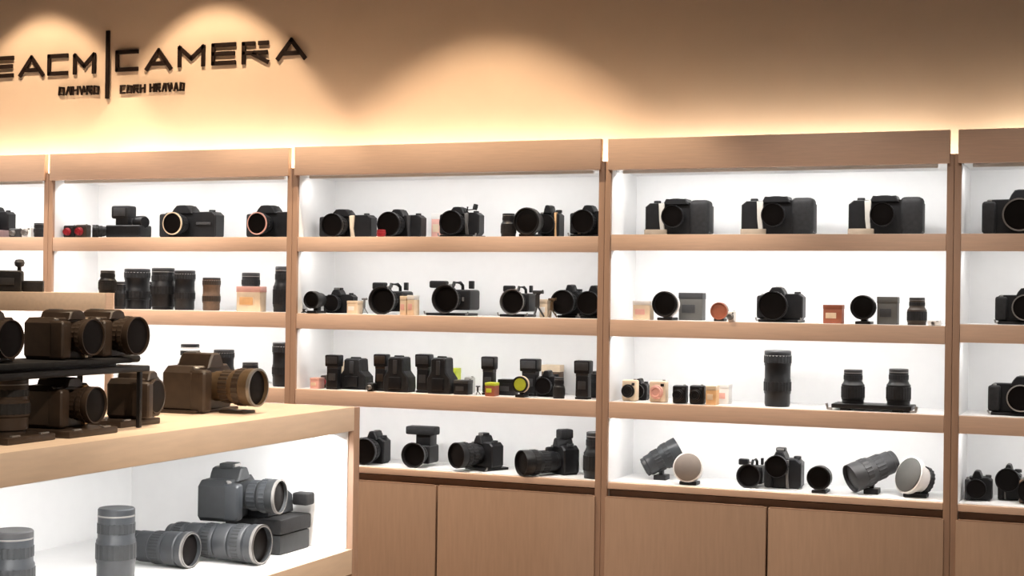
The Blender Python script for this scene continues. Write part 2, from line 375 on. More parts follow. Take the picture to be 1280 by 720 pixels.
def flash(root, w, h, m=BLK, m2=DGR, lean=0):
    MB().box((0, 0, h*.03), (w*.8, w*.7, h*.06), h*.015).build('foot', m, root)
    MB().box((0, 0, h*.33), (w*.80, w*.62, h*.54), h*.03, taper=(.95, 1)).build('body', m, root)
    MB().box((0, -w*.315, h*.36), (w*.5, .003, h*.2), .001).build('control_panel', m2, root)
    MB().lathe([(w*.3, -w*.38), (w*.3, w*.38)], T(0, 0, h*.64) @ rot(PI/2, 'Y'), 20).build('hinge', m2, root)
    hd = MB().box((0, -w*.02, h*.82), (w*.98, w*.72, h*.34), h*.045, taper=(1.02, 1.05)).build('flash_head', m, root)
    MB().box((0, -w*.39, h*.84), (w*.8, .004, h*.2), .001).build('diffuser', m2, hd)
def camcorder(root, w, h, m=BLK, m2=BLK2, vf=True, handle=True, face=0, plate=False, ring=DGR):
    """body is a deep box with round hooded lens in front, loop handle on top"""
    r = h*.33; D = h*1.0
    MB().box((w*.20, D*.12, h*.40), (w*.56, D*.8, h*.62), h*.09, seg=3).build('body', m, root)
    lens_parts(root, T(w*.09, -D*.22, h*.42) @ FRONT, h*.5, r, m, m2, None, 1.15)
    MB().lathe([(r*1.2, 0), (r*1.32, h*.16), (r*1.26, h*.16), (r*1.15, 0)], T(w*.09, -D*.22-h*.45, h*.42) @ FRONT, 26, close=False).build('lens_hood', ring, root)
    if handle:
        MB().tube([(w*.12, D*.4, h*.66), (w*.12, D*.38, h*.84), (w*.12, D*.2, h*.92), (w*.10, -D*.2, h*.92), (w*.08, -D*.28, h*.68)], h*.05, 10).build('handle', m, root)
        MB().box((w*.36, D*.25, h*.86), (w*.10, D*.14, h*.24), h*.02).build('rear_mount', m, root)
    if vf:
        MB().box((-w*.24, -D*.2, h*.86), (w*.38, D*.26, h*.22), h*.06, seg=3).build('viewfinder', m, root)
        MB().tube([(-w*.1, -D*.15, h*.84), (w*.1, -D*.1, h*.86)], h*.035).build('viewfinder_arm', SILD, root)
    MB().box((w*.34, -D*.30, h*.42), (w*.03, D*.1, h*.12), .001).build('control_panel', SILD, root)
def mini(root, w, h, d=.03, m=BLK, m2=DGR, lensc=SILD, front='lens'):
    """small compact camera"""
    MB().box((0, 0, h*.47), (w, d, h*.94), min(w, h, d)*.22, seg=3).build('body', m, root)
    MB().lathe([(h*.30, 0), (h*.30, d*.2), (h*.24, d*.24), (h*.24, d*.5), (h*.18, d*.5), (h*.15, d*.4), (0, d*.4)], T(-w*.05, -d*.48, h*.45) @ FRONT, 22, close=False).build('lens', lensc, root)
    MB().lathe([(h*.07, 0), (h*.07, h*.05), (0, h*.06)], T(w*.3, 0, h*.93), 12).build('shutter_button', SILD, root)
    MB().box((w*.28, -d*.49, h*.76), (w*.2, .003, h*.12), .0008).build('flash_window', m2, root)
def pbox(root, w, h, d=.04, m=CRM, m2=WHT, band=RBR, open_=False):
    """carton with a lid line, a printed panel and a closing tab"""
    MB().box((0, 0, h*.39), (w*.97, d*.97, h*.78), .0015).build('carton', m, root)
    MB().box((0, 0, h*.885), (w, d, h*.23), .0015).build('lid', m2, root)
    MB().box((-w*.08, -d*.5+.0005, h*.42), (w*.55, .0025, h*.3), .0006).build('printed_panel', band, root)
def pouch(root, w, h, d=.06, m=BLK2, m2=BLK, head=True):
    """shoulder-cut soft camera pouch / gear on a base"""
    MB().prism([(-w*.46, 0), (w*.46, 0), (w*.5, h*.12), (w*.48, h*.42), (w*.30, h*.60), (w*.27, h*.97), (w*.2, h), (-w*.24, h), (-w*.32, h*.95), (-w*.34, h*.62), (-w*.5, h*.4), (-w*.5, h*.08)], -d/2, d/2, .004).build('body', m, root)
    MB().box((-w*.02, -d*.52, h*.26), (w*.5, .012, h*.34), .004).build('front_pocket', m2, root)
    MB().box((-w*.02, -d*.5, h*.72), (w*.16, .008, h*.4), .002).build('buckle_strap', DGR, root)
    MB().tube([(-w*.28, 0, h*.9), (-w*.2, 0, h*1.02), (w*.14, 0, h*1.02), (w*.24, 0, h*.9)], w*.03).build('carry_loop', m2, root)
def disc(root, w, h, m=BLK, front=GLS2, rim=None, d=.035, yaw=0, tilt=0):
    """round lens facing the shop on a small foot"""
    r = w/2; M = T(0, 0, h-r) @ rot(yaw, 'Z') @ rot(tilt, 'X') @ FRONT
    o = MB().lathe([(r*.7, -d*.6), (r*.8, -d*.5), (r*.86, 0), (r, d*.2), (r, d*.7), (r*.93, d*.72), (r*.88, d*.6)], M, 32).build('barrel', m, root)
    MB().lathe([(0, d*.64), (r*.6, d*.63), (r*.9, d*.58)], M, 32, close=False).build('front_element', front, o)
    if rim: MB().lathe([(r*.97, d*.1), (r*1.04, d*.14), (r*1.04, d*.4), (r*.97, d*.45)], M, 32, close=False).build('rim', rim, o)
    MB().box((0, 0, .004), (r*1.2, d*1.3, .008), .002).build('support_foot', BLK, root)
    MB().box((0, d*.1, (h-1.75*r)/2), (r*.5, d*.5, max(.006, h-1.75*r)), .001).build('support_post', BLK, root)
def saucer(root, w, h, m=WHT, front=CAPG, back=BLK, az=0, el=.5):
    """wide tilted lens: pale barrel with a large flat cap, dark rear collar"""
    r = w*.42; L = w*.5; M = T(0, 0, h*.46) @ rot(az, 'Z') @ rot(-el, 'X') @ FRONT @ T(0, 0, -L/2)
    o = MB().lathe([(r*.6, 0), (r*.72, L*.1), (r*.8, L*.45), (r*1.05, L*.75), (r*1.1, L), (r, L)], M, 34).build('barrel', m, root)
    MB().lathe([(r*.9, L*.98), (r*1.0, L*1.0), (r*1.0, L*1.04), (r*.95, L*1.06), (0, L*1.07)], M, 34, close=False).build('front_cap', front, o)
    MB().lathe([(0, -L*.12), (r*.72, -L*.12), (r*.84, -L*.05), (r*.84, L*.16), (r*.75, L*.2)], M, 40, .06, close=False).build('rear_collar', back, o)
    MB().box((0, 0, .005), (r*1.3, r*1.1, .01), .003).build('support_foot', BLK, root)
    MB().box((0, 0, h*.12), (r*.5, r*.4, h*.22), .002).build('support_post', BLK, root)
def sprig(root, w, h, m=DGR):
    """mini tripod"""
    MB().lathe([(w*.10, h*.35), (w*.14, h*.4), (w*.14, h*.8), (w*.08, h*.85)], None, 16).build('column', m, root)
    for a in (0, 2.1, 4.2):
        MB().tube([(0, 0, h*.42), (w*.42*math.cos(a+.4), w*.42*math.sin(a+.4), h*.03)], w*.06).build('leg', m, root)
    MB().box((w*.05, 0, h*.91), (w*.6, w*.4, h*.12), .002).build('head_plate', m, root)
    MB().tube([(0, 0, h*.75), (w*.4, -.005, h*.98)], w*.05).build('handle', m, root)
def plate(root, w, d, h=.008, m=BLK):
    MB().box((0, 0, h/2), (w, d, h), .002).build('board', m, root)
    for s in (-1, 1): MB().tube([(s*w*.5, -d*.45, h*.5), (s*(w*.5+.006), -d*.45, h*.6), (s*(w*.5+.008), -d*.45, h*1.6)], .0025).build('hook', SILD, root)

KIND = {'dslr': (dslr, 'dslr_camera', 'camera'), 'up': (lens_up, 'camera_lens', 'lens'), 'lie': (lens_lying, 'camera_lens', 'lens'), 'flash': (flash, 'flash_unit', 'flash'),
        'cam': (camcorder, 'camcorder', 'camcorder'), 'mini': (mini, 'compact_camera', 'camera'), 'box': (pbox, 'product_box', 'box'), 'pouch': (pouch, 'camera_pouch', 'bag'),
        'disc': (disc, 'camera_lens', 'lens'), 'saucer': (saucer, 'telephoto_lens', 'lens'), 'tripod': (sprig, 'mini_tripod', 'tripod')}
GRP = {'camera': 'cameras on the wall shelves', 'lens': 'lenses on the wall shelves', 'flash': 'flash units on the wall shelves', 'camcorder': 'camcorders on the wall shelves', 'box': 'small boxes on the wall shelves', 'bag': 'camera pouches on the wall shelves', 'tripod': None}

def bay_of(px): return 0 if px < 61 else 1 if px < 366 else 2 if px < 756 else 3 if px < 1191 else 4
ROWN = ['top shelf', 'second shelf', 'third shelf', 'bottom shelf']
def item(kind, row, xa, xb, yt, label, Y=.06, rz=0, pl=None, lift=0, ws=1, size=None, **kw):
    """xa..xb and yt: extent in the photograph; the thing stands on that shelf at depth Y"""
    fn, name, cat = KIND[kind]; xc = (xa+xb)/2
    if kind in ('dslr', 'cam'): Y = max(Y, .115)
    bay = bay_of(xc) if size is None else size
    z = S[row][0]+EYE+DZ[bay][row]+lift
    if pl: z += .008
    X = x_at(xc, Y, z); px, py, sc = proj((X, Y, z))
    sx_ = (proj((X+.05, Y, z))[0]-proj((X-.05, Y, z))[0])/.1
    h = max(.012, (py-yt)/sc); w = (xb-xa)/sx_*ws
    root = thing(name, label, cat, (X, Y, z), rz, GRP[cat])
    if kind == 'up': w *= .94
    if kind == 'lie': fn(root, w, **kw)
    else: fn(root, w, h, **kw)
    if pl:
        pr = thing('display_plate', pl, 'plate', (X, Y, z-.008), rz, 'flat display plates on the wall shelves')
        plate(pr, w*.88, .10)
    return root
exec_items = True
SLR = dict(ws=.86)
# ---- leftmost bay
item('dslr', 0, -22, 18, 259, 'black camera with raised viewfinder, cut off by the left photo edge, top shelf', lift=.026, ws=.85, ll=.4)
rr = thing('display_riser', 'low reddish grey riser under the camera at the left photo edge', 'riser', (x_at(-2, .07, S[0][0]+EYE), .07, S[0][0]+EYE))
MB().box((0, 0, .0125), (.115, .13, .025), .003).build('block', mat('riser_mauve', (.30, .20, .20), .6, noise=.1), rr); MB().box((0, -.066, .012), (.03, .002, .012), .0005).build('price_tag', WHT, rr)
item('mini', 0, 14, 28, 285, 'small dark grey compact camera, middle of three on the leftmost top shelf', Y=.05, m=DGR)
item('mini', 0, 30, 42, 283, 'small white compact camera between two dark ones on the leftmost top shelf', Y=.06, m=WHT)
item('up', 0, 43, 54, 279, 'short black lens beside the first upright divider, leftmost top shelf', Y=.05)
# ---- second bay
item('mini', 0, 82, 96, 281, 'tiny black and red camera, leftmost item of the second bay top shelf', Y=.05, m=BLK, lensc=RED)
item('mini', 0, 97, 111, 280, 'tiny red fronted camera just right of its black and red neighbour', Y=.05, m=BRZ2, lensc=RED)
def studio(root, w, h):
    MB().box((0, 0, h*.20), (w*.92, .07, h*.38), .008, seg=3).build('body', BLK, root)
    MB().box((-w*.08, 0, h*.50), (w*.34, .045, h*.26), .006).build('neck', BLK, root)
    vb = MB().box((-w*.13, 0, h*.79), (w*.46, .05, h*.40), .009, seg=3).build('viewfinder_block', BLK2, root)
    MB().box((-w*.13, -.026, h*.79), (w*.30, .003, h*.24), .001).build('screen', DGR, vb)
    MB().lathe([(h*.15, -w*.15), (h*.20, -w*.12), (h*.20, w*.10), (h*.17, w*.14), (0, w*.14)], T(w*.33, 0, h*.48) @ rot(PI/2, 'Y') @ rot(.3, 'X'), 22).build('eyepiece', BLK, root)
    MB().tube([(-w*.53, 0, h*.25), (-w*.3, 0, h*.26)], h*.10).build('lens_mount', BLK2, root)
KIND['studio'] = (studio, 'camcorder', 'camcorder')
item('studio', 0, 137, 184, 257, 'black camcorder with a tall squared viewfinder, second bay top shelf', Y=.08)
b_ = item('lie', 0, 117, 131, 279, 'short black lens lying left of the tall viewfinder camcorder', Y=.04, r=.019, az=-.9, foot=False)
item('dslr', 0, 203, 280, 257, 'large black camera with tan ringed lens, centre of the second bay top shelf', Y=.09, ws=.86, ll=.55, lr=.30, lx=-.12, ring=CRM, band=DGR)
item('dslr', 0, 311, 385, 257, 'black camera half hidden by the divider, right end of second bay top shelf', Y=.09, ws=.86, ll=.55, lr=.30, lx=-.16, ring=PNK)
item('up', 1, 143, 156, 352, 'short black lens left of the row of tall lenses, second bay', Y=.025)
item('up', 1, 157, 185, 336, 'wide tall black lens, leftmost of the tall lenses on the second bay', Y=.09, style=2)
item('up', 1, 176, 189, 352, 'slim black lens tucked behind the leftmost tall lens', Y=.14)
item('up', 1, 190, 217, 335, 'tallest black lens, second of the row on the second bay', Y=.07, style=0)
item('up', 1, 219, 242, 338, 'plain black lens third in the row of tall lenses', Y=.07, style=2)
item('up', 1, 254, 274, 347, 'brown and black mottled lens standing alone right of the tall row', Y=.07, m=BRN, m2=BRZ2, style=2)
item('box', 1, 299, 329, 358, 'tan and pink carton in front of a black lens, second bay', Y=.05, m=CRM, m2=PNK, band=TAN)
item('up', 1, 302, 324, 341, 'black lens standing behind the tan and pink carton', Y=.12)
item('up', 1, 342, 364, 333, 'tall black lens beside the divider, right end of the second bay', Y=.07, style=1)
item('up', 2, 224, 250, 430, 'black capped lens with pale band behind the counter camera', Y=.08, cap=BLK, m=WHT, style=1)
item('up', 2, 268, 291, 437, 'plain black lens behind the counter camera hump', Y=.08, style=2)
item('up', 2, 303, 322, 453, 'short rounded black lens showing above the counter camera lens', Y=.08)
item('up', 2, 341, 364, 428, 'tall black lens with pale ring beside the divider, third shelf', Y=.07, style=2)
# ---- middle bay, top shelf
item('dslr', 0, 400, 473, 262, 'wide black camera with cream strap, leftmost on the middle bay top shelf', ws=.84, ll=.7, lr=.36, lx=-.10, strap=(CRM, .13))
item('up', 0, 471, 482, 287, 'small red knob shaped lens cap between two black cameras', Y=.014, m=RED, m2=RED, cap=RED)
item('dslr', 0, 479, 535, 262, 'round lensed black camera right of the small red cap', ws=.80, ll=.7, lr=.385, lz=.45, lx=-.16, strap=(DGR, .18))
item('dslr', 0, 550, 607, 259, 'black camera with a ball microphone on top, middle bay top shelf', ws=.82, ll=.6, lr=.38, lx=-.08, top='mic', strap=(SILD, .18), pl='flat black plate under the ball microphone camera')
item('box', 0, 542, 556, 267, 'pale beige box at the left of the ball microphone camera', Y=.20, m=PNK, m2=WHT, band=CRM)
item('up', 0, 626, 645, 267, 'short black lens with grey rim, left of the round black lens', Y=.035, cap=GRY, style=1)
item('disc', 0, 647, 679, 260, 'large round black lens facing out on the middle bay top shelf', Y=.045, d=.05)
item('dslr', 0, 676, 704, 257, 'narrow black camera with a broad tan strap', ws=.85, ll=.2, lr=.26, lx=-.1, strap=(TAN, .34), Y=.15)
item('dslr', 0, 713, 764, 257, 'black camera with silver side against the divider, middle bay top shelf', ws=.84, ll=.6, lr=.36, lx=-.02, strap=(CRM, -.28), pl='flat black plate under the silver sided camera by the divider')
# second shelf
item('tripod', 1, 374, 385, 386, 'tiny dark tripod at the left end of the middle bay second shelf', Y=.04)
item('disc', 1, 386, 405, 364, 'round black lens facing out, leftmost on the middle bay second shelf', Y=.03, d=.05)
item('dslr', 1, 406, 448, 362, 'black camera with angular top right of the leftmost round lens', Y=.15, ws=.8, ll=.5, lr=.32, lx=-.1, top='flash')
item('box', 1, 437, 450, 376, 'small cream carton right of the angular topped camera', Y=.04, m=CRM, m2=CRM, band=WHT)
item('tripod', 1, 450, 460, 372, 'small pale pronged stand between cream carton and twin topped camcorder', Y=.08, m=SILD)
item('cam', 1, 464, 512, 352, 'black camcorder with two rounded knobs on top, second shelf', ws=.85, vf=True)
item('box', 1, 503, 511, 370, 'left slim cream bottle box beside the two knob camcorder', Y=.03, m=CRM, m2=CRM, band=PNK)
item('box', 1, 512, 521, 369, 'right slim cream bottle box beside the two knob camcorder', Y=.03, m=CRM, m2=WHT, band=PNK)
item('cam', 1, 533, 597, 350, 'black camcorder with viewfinder sticking out to the left', ws=.86, pl='black plate under the camcorder with the outstretched viewfinder')
item('cam', 1, 627, 668, 356, 'black camcorder with oval hood beside the mini tripod', ws=.85, vf=True, pl='black plate under the oval hooded camcorder', ring=SILD)
item('tripod', 1, 662, 681, 362, 'dark mini tripod right of the oval hooded camcorder', Y=.05)
item('tripod', 1, 682, 697, 372, 'small bronze angled stand with cream card behind it', Y=.035, m=BRZ)
item('box', 1, 677, 687, 374, 'cream card box between the two little stands', Y=.09, m=CRM, m2=CRM, band=WHT)
item('dslr', 1, 700, 730, 356, 'black camera with big round lens, second from the divider', Y=.14, ws=.84, ll=.7, lr=.36, lx=-.02, top=None, pl='black plate under the big round lens camera second from the divider')
item('dslr', 1, 727, 766, 357, 'black camera touching the divider, right end of the second shelf', ws=.84, ll=.6, lr=.35, lx=-.06, pl='black plate under the camera touching the divider')
# third shelf
item('box', 2, 391, 402, 472, 'small pink box, leftmost on the middle bay third shelf', Y=.04, m=PNK, m2=PNK, band=CRM)
item('mini', 2, 403, 410, 468, 'tiny dark red camera beside the small pink box', Y=.10, m=BRZ2, lensc=RED)
item('flash', 2, 409, 426, 443, 'black flash unit with cream card at its right, leftmost flash', Y=.04)
item('box', 2, 421, 429, 452, 'tall thin cream card standing between flash unit and pouch', Y=.15, m=CRM, m2=CRM, band=PNK)
item('pouch', 2, 429, 462, 448, 'black boot shaped pouch with wide foot, third shelf', Y=.09)
item('mini', 2, 461, 469, 478, 'tiny black camera left of the second flash unit', Y=.024)
item('flash', 2, 469, 485, 442, 'second black flash unit from the left with brown lower body', Y=.05, m2=BRZ2)
item('pouch', 2, 484, 515, 446, 'bulky black pouch right of the second flash unit', Y=.05)
item('flash', 2, 521, 539, 442, 'third black flash unit with wide head, third shelf', Y=.05)
item('pouch', 2, 538, 568, 447, 'tall black pouch left of the yellow green tag', Y=.05)
item('box', 2, 563, 573, 460, 'yellow green card rising behind the low black box', Y=.15, m=YGR, m2=YGR, band=CRM)
item('box', 2, 570, 588, 475, 'low black box in front of the yellow green card', Y=.04, m=BLK, m2=DGR, band=DGR)
item('mini', 2, 582, 592, 470, 'small silver camera right of the low black box', Y=.12, m=SIL)
item('tripod', 2, 593, 601, 482, 'tiny dark stand left of the fourth flash unit', Y=.05)
item('flash', 2, 603, 620, 445, 'fourth black flash unit with yellow item at its foot', Y=.07)
item('box', 2, 609, 621, 478, 'small yellow and brown item at the foot of a flash unit', Y=.03, m=RBR, m2=YGR, band=YGR)
item('box', 2, 625, 645, 474, 'squat black box left of the green disc', Y=.09, m=BLK, m2=BLK, band=DGR)
item('disc', 2, 643, 662, 470, 'round black lens with a bright yellow green face', Y=.03, front=YGR, rim=CRM, d=.03)
item('flash', 2, 652, 674, 448, 'fifth black flash unit behind the green faced lens', Y=.10)
item('box', 2, 679, 702, 456, 'brown and tan carton behind the low black cameras', Y=.20, m=BRN, m2=CRM, band=TAN)
item('dslr', 2, 673, 700, 463, 'low black camera in front of the brown and tan carton', ws=.9, ll=.4, lr=.3, Y=.05)
item('up', 2, 691, 706, 472, 'stubby black lens right of the low black camera', Y=.04, style=1)
item('flash', 2, 719, 739, 450, 'rightmost black flash unit with flared head near the divider', Y=.05, m2=DGR)
item('up', 2, 736, 752, 464, 'black lens wedged between rightmost flash unit and divider', Y=.13)
# bottom shelf
item('dslr', 3, 448, 488, 538, 'black camera partly behind the counter end, bottom shelf', ws=.8, ll=.6, lr=.36, lx=.05, Y=.08)
item('cam', 3, 508, 545, 545, 'black camcorder under a wide flat top bar, bottom shelf', ws=.8, vf=False, handle=False, Y=.08)
rt_ = [o for o in bpy.data.objects if o.get('label', '').startswith('black camcorder under a wide')][0]
MB().box((.004, 0, .110), (.10, .045, .026), .006).build('top_bar', BLK2, rt_); MB().box((.012, .01, .078), (.05, .05, .05), .004).build('neck', BLK, rt_)
item('dslr', 3, 583, 634, 544, 'black camera whose lens points to the left, bottom shelf', ws=.75, ll=.95, lr=.36, lx=-.1, Y=.10, rz=-.45, pl='black plate under the camera whose lens points left', top='flash')
item('dslr', 3, 690, 722, 547, 'black camera with long lens aimed left, near the divider', ws=.95, ll=1.15, lr=.31, lx=-.05, Y=.12, rz=-.65, top='block', lz=.36)
item('up', 3, 729, 760, 540, 'tall black lens cut by the divider, bottom shelf of middle bay', Y=.07, style=1)
# ---- fourth bay
for xa, xb, yt, lb in [(806, 892, 249, 'leftmost'), (925, 1022, 246, 'middle'), (1058, 1158, 245, 'rightmost')]:
    item('dslr', 0, xa, xb, yt, lb+' of three large white-banded cameras on the fourth bay top shelf', ws=.92, ll=.42, lr=.27, lx=-.01, strap=(STRP, -.23), grip='r', low=LOWT, Y=.10, hump=1, D=.55, lz=.5, hbf=.90, bulge=1)
item('box', 1, 793, 815, 376, 'pale cream carton at the left end of the fourth bay', Y=.06, m=CRM, m2=WHT, band=PNK)
item('disc', 1, 819, 850, 364, 'round black lens with white rim beside the grey block', Y=.05, rim=WHT, d=.05)
item('box', 1, 850, 880, 366, 'dark grey upright block right of the white rimmed lens', Y=.13, m=CAPG, m2=DGR, band=DGR)
item('disc', 1, 890, 911, 378, 'small red brown round lens left of the central camera', Y=.05, m=RBR, front=RBR, rim=SILD, d=.03)
item('mini', 1, 911, 919, 388, 'tiny white camera right of the red brown round lens', Y=.02, m=WHT)
item('dslr', 1, 942, 1012, 359, 'black camera on a thin plate, centre of the fourth bay second shelf', ws=.80, ll=.6, lr=.40, lx=-.08, strap=(SILD, -.3), pl='thin black plate under the central camera of the fourth bay')
item('box', 1, 1030, 1054, 381, 'small red brown carton left of the plain round lens', Y=.05, m=RBR, m2=RBR, band=CRM)
item('disc', 1, 1065, 1096, 369, 'plain round black lens right of the small red brown carton', Y=.05, d=.05)
item('box', 1, 1097, 1123, 371, 'grey upright carton right of the plain round lens', Y=.07, m=CAPG, m2=CAPG, band=DGR)
item('up', 1, 1133, 1159, 372, 'stubby black lens with red brown base near the second divider', Y=.06, m=BRZ2, style=1)
item('mini', 1, 1160, 1176, 400, 'tiny white camera lying beside the right divider', Y=.04, m=WHT)
item('mini', 2, 779, 797, 473, 'cream and dark compact camera, leftmost on the fourth bay third shelf', Y=.06, m=CRM, lensc=BLK)
item('dslr', 2, 790, 812, 473, 'small black camera between two cream compacts', Y=.05, ws=.85, ll=.3, lr=.3)
item('mini', 2, 813, 834, 474, 'cream compact camera with dark corners, third shelf', Y=.05, m=CRM, lensc=PNK, m2=BLK)
item('mini', 2, 842, 859, 480, 'left of two square black compact cameras', Y=.04, m=BLK, lensc=BLK)
item('mini', 2, 863, 881, 480, 'right of two square black compact cameras', Y=.04, m=BLK, lensc=BLK)
item('box', 2, 884, 897, 482, 'tan carton right of the square black compacts', Y=.04, m=TAN, m2=CRM, band=CRM)
item('box', 2, 898, 913, 480, 'white carton at the right of the tan carton', Y=.095, m=WHT, m2=WHT, band=PNK)
item('up', 2, 954, 989, 438, 'large ribbed black lens standing alone in the fourth bay', Y=.08, style=2)
# tray with two lenses
z = S[2][0]+EYE; X = x_at(1092, .07, z); tr = thing('display_tray', 'long black display tray carrying two identical squat lenses', 'tray', (X, .07, z))
MB().box((0, 0, .012), (.215, .10, .012), .003).build('board', BLK, tr)
for s in (-1, 1):
    MB().tube([(s*.105, -.045, .004), (s*.118, -.045, .004), (s*.121, -.045, .018)], .004).build('hook', SILD, tr); MB().box((s*.07, 0, .003), (.03, .08, .006), .001).build('foot', BLK, tr)
item('up', 2, 1050, 1082, 462, 'squat black lens on the left half of the long tray', Y=.07, style=1, lift=.018, ws=.95)
item('up', 2, 1106, 1140, 461, 'squat black lens on the right half of the long tray', Y=.07, style=1, lift=.018, ws=.95)
item('lie', 3, 802, 852, 553, 'blue grey long lens tilted upwards, left end of the bottom shelf', Y=.13, ws=.95, r=.034, az=2.0, el=.5, m=GRY, m2=GRY2, z=.062)
item('saucer', 3, 842, 882, 563, 'white barrelled lens with brown grey cap on the bottom shelf', Y=.055, front=CAPB, m=WHT, back=WHT, az=.0, el=.3)
item('cam', 3, 920, 958, 572, 'pair like black camcorder at the left of the central camera pile', Y=.08, ws=.85, vf=True)
item('dslr', 3, 955, 1007, 563, 'black camera with raised top and silver collar, bottom shelf centre', Y=.07, ws=.85, ll=.45, lr=.27, lz=.62, lx=-.1, top='flash', strap=(SILD, .12))
item('disc', 3, 1011, 1041, 581, 'single round black lens on a small foot, bottom shelf', Y=.06, d=.05)
item('lie', 3, 1062, 1118, 568, 'dark grey long lens with round front tilted up to the right', Y=.10, ws=1.15, r=.036, az=-.9, el=-.35, m=DGR, m2=DGR, z=.066, front=DGR)
item('saucer', 3, 1118, 1172, 570, 'large lens with grey cap and white collar against the right divider', Y=.09, front=CAPG, m=WHT, back=BLK, az=-.75, el=.35)
# ---- rightmost bay
item('dslr', 0, 1222, 1316, 238, 'large black camera with pale shoulder in the rightmost bay, top shelf', Y=.08, ws=.86, ll=.5, lr=.32, lx=.1, ring=SILD, band=None)
item('dslr', 1, 1239, 1320, 360, 'black camera with grey ringed lens in the rightmost bay, second shelf', Y=.07, ws=.86, ll=.5, lr=.34, lx=.06, ring=SILD, pl='black plate under the rightmost bay second shelf camera')
item('dslr', 2, 1230, 1314, 470, 'black camera with silver collar in the rightmost bay, third shelf', Y=.07, ws=.86, ll=.5, lr=.33, lx=.08, ring=SIL, pl='black plate under the rightmost bay third shelf camera')
item('dslr', 3, 1205, 1242, 588, 'black camera beside the divider in the rightmost bay, bottom shelf', Y=.07, ws=.9, ll=.35, lr=.3, m2=DGR)
item('dslr', 3, 1246, 1279, 580, 'taller black camera in the middle of the rightmost bottom shelf', Y=.17, ws=.85, ll=.4, lr=.3, lz=.6, strap=(SILD, -.2))
item('dslr', 3, 1272, 1308, 588, 'black camera with brown side cut by the right photo edge', Y=.06, ws=.85, ll=.4, lr=.33, m2=BRN)

# ------------------------------------------------------------------ tall plinth behind the counter
ang = math.radians(36)
PX = Vector((-2.775, -.5, 0)); ex = Vector((math.cos(ang), math.sin(ang), 0)); ey = Vector((-math.sin(ang), math.cos(ang), 0))
PW, PD, PT = .62, .34, EYE-.0085
pc = PX - ex*PW/2 + ey*PD/2
pl = thing('display_plinth', 'tall pale wood display plinth standing behind the stacked cameras', 'plinth', (pc.x, pc.y, 0), ang)
MB().box((0, 0, PT-.0275), (PW-.04, PD, .055), .0015).build('top_slab', CTOP, pl)
for s in (-1, 1): MB().box((s*(PW/2-.01), 0, PT/2), (.02, PD, PT), .0015).build('side_panel', WOOD, pl)
MB().box((0, PD/2-.01, PT/2-.03), (PW-.04, .02, PT-.06)).build('back_panel', WHITE, pl)
MB().box((0, 0, .55), (PW-.04, PD-.01, .04)).build('shelf', WHITE, pl)
MB().box((0, 0, 1.05), (PW-.04, PD-.01, .02)).build('shelf', WHITE, pl)
area('plinth_light', tuple(pc + ex*0 + Vector((0, 0, PT-.06)) - ey*(PD/2-.04)), math.radians(25), 0, PW-.1, .02, 3, WB, rz=ang)
def on_plinth(px, back=.08):
    # point on the top, `back` metres behind the front edge, at column px
    best = None
    for k in range(400):
        q = PX - ex*(k*.002) + ey*back; q.z = PT
        e = abs(proj(q)[0]-px)
        if best is None or e < best[0]: best = (e, q.copy())
    return best[1]
q = on_plinth(6); t = thing('equipment_case', 'black box shaped recorder with round knob on the plinth at the left edge', 'case', q, ang)
MB().box((0, 0, .031), (.10, .10, .062), .008, seg=3).build('body', BLK2, t); MB().box((0, -.051, .03), (.06, .003, .02), .001).build('panel', DGR, t)
MB().lathe([(.006, 0), (.006, .012), (.013, .016), (.015, .026), (.011, .034), (0, .036)], T(.04, 0, .06), 18).build('knob', DGR, t)
q = on_plinth(41.5); t = thing('product_box', 'low black box right of the knobbed recorder on the plinth', 'box', q, ang)
MB().box((0, 0, .014), (.058, .06, .028), .003).build('carton', BLK2, t); MB().box((0, 0, .030), (.059, .061, .006), .002).build('lid', DGR, t)
q = on_plinth(134, .05); t = thing('camera_lens', 'short black lens standing on the right corner of the plinth', 'lens', q, ang)
lens_up(t, .052, .066, style=1)

# ------------------------------------------------------------------ foreground counter
CXF, CT, CB, CL = -1.6317, EYE-.2564, EYE-.3107, EYE-.578
cy0, cy1 = -3.0, -1.106; cw = .62; cxc = CXF-cw/2; cyc = (cy0+cy1)/2; cl = cy1-cy0
ct = thing('display_counter', 'pale wood display counter with a lit white open shelf, in the left foreground', 'counter', (cxc, cyc, 0))
MB().box((0, -.014, (CT+CB)/2), (cw, cl-.028, CT-CB), .0015).build('countertop', CTOP, ct)
MB().box((0, cl/2-.014, CT/2-.001), (cw-.001, .028, CT-.002), .002).build('end_panel', PANEL, ct)
MB().box((0, -cl/2+.0, CB/2), (cw-.001, .028, CB-.002), .002).build('end_panel', PANEL, ct)
MB().box((-cw/2+.01, 0, (CB+.1)/2), (.02, cl-.06, CB-.1)).build('back_panel', WHITE, ct)
sh = MB().box((-.006, 0, CL-.011), (cw-.02, cl-.06, .022)).build('shelf', WHITE, ct)
MB().box((cw/2-.009, 0, CL-.028), (.018, cl-.06, .056), .001).build('shelf_edge', CTOP, sh)
MB().box((0, cl/2-.030, (CB+CL)/2), (cw-.03, .004, CB-CL-.002)).build('liner', WHITE, ct)
MB().box((-.01, 0, CB-.003), (cw-.04, cl-.06, .006)).build('liner', WHITE, ct)
MB().box((cw/2-.05, 0, CB-.0075), (.014, cl-.1, .003), .001).build('light_bar', WHT, ct)
MB().box((cw/2-.03, 0, (CL-.06)/2), (.02, cl-.06, CL-.06-.001)).build('front_panel', WOODD, ct)
area('counter_light', (CXF-.05, -1.9, CB-.011), 0, math.radians(15), .014, 1.5, 8, WB)

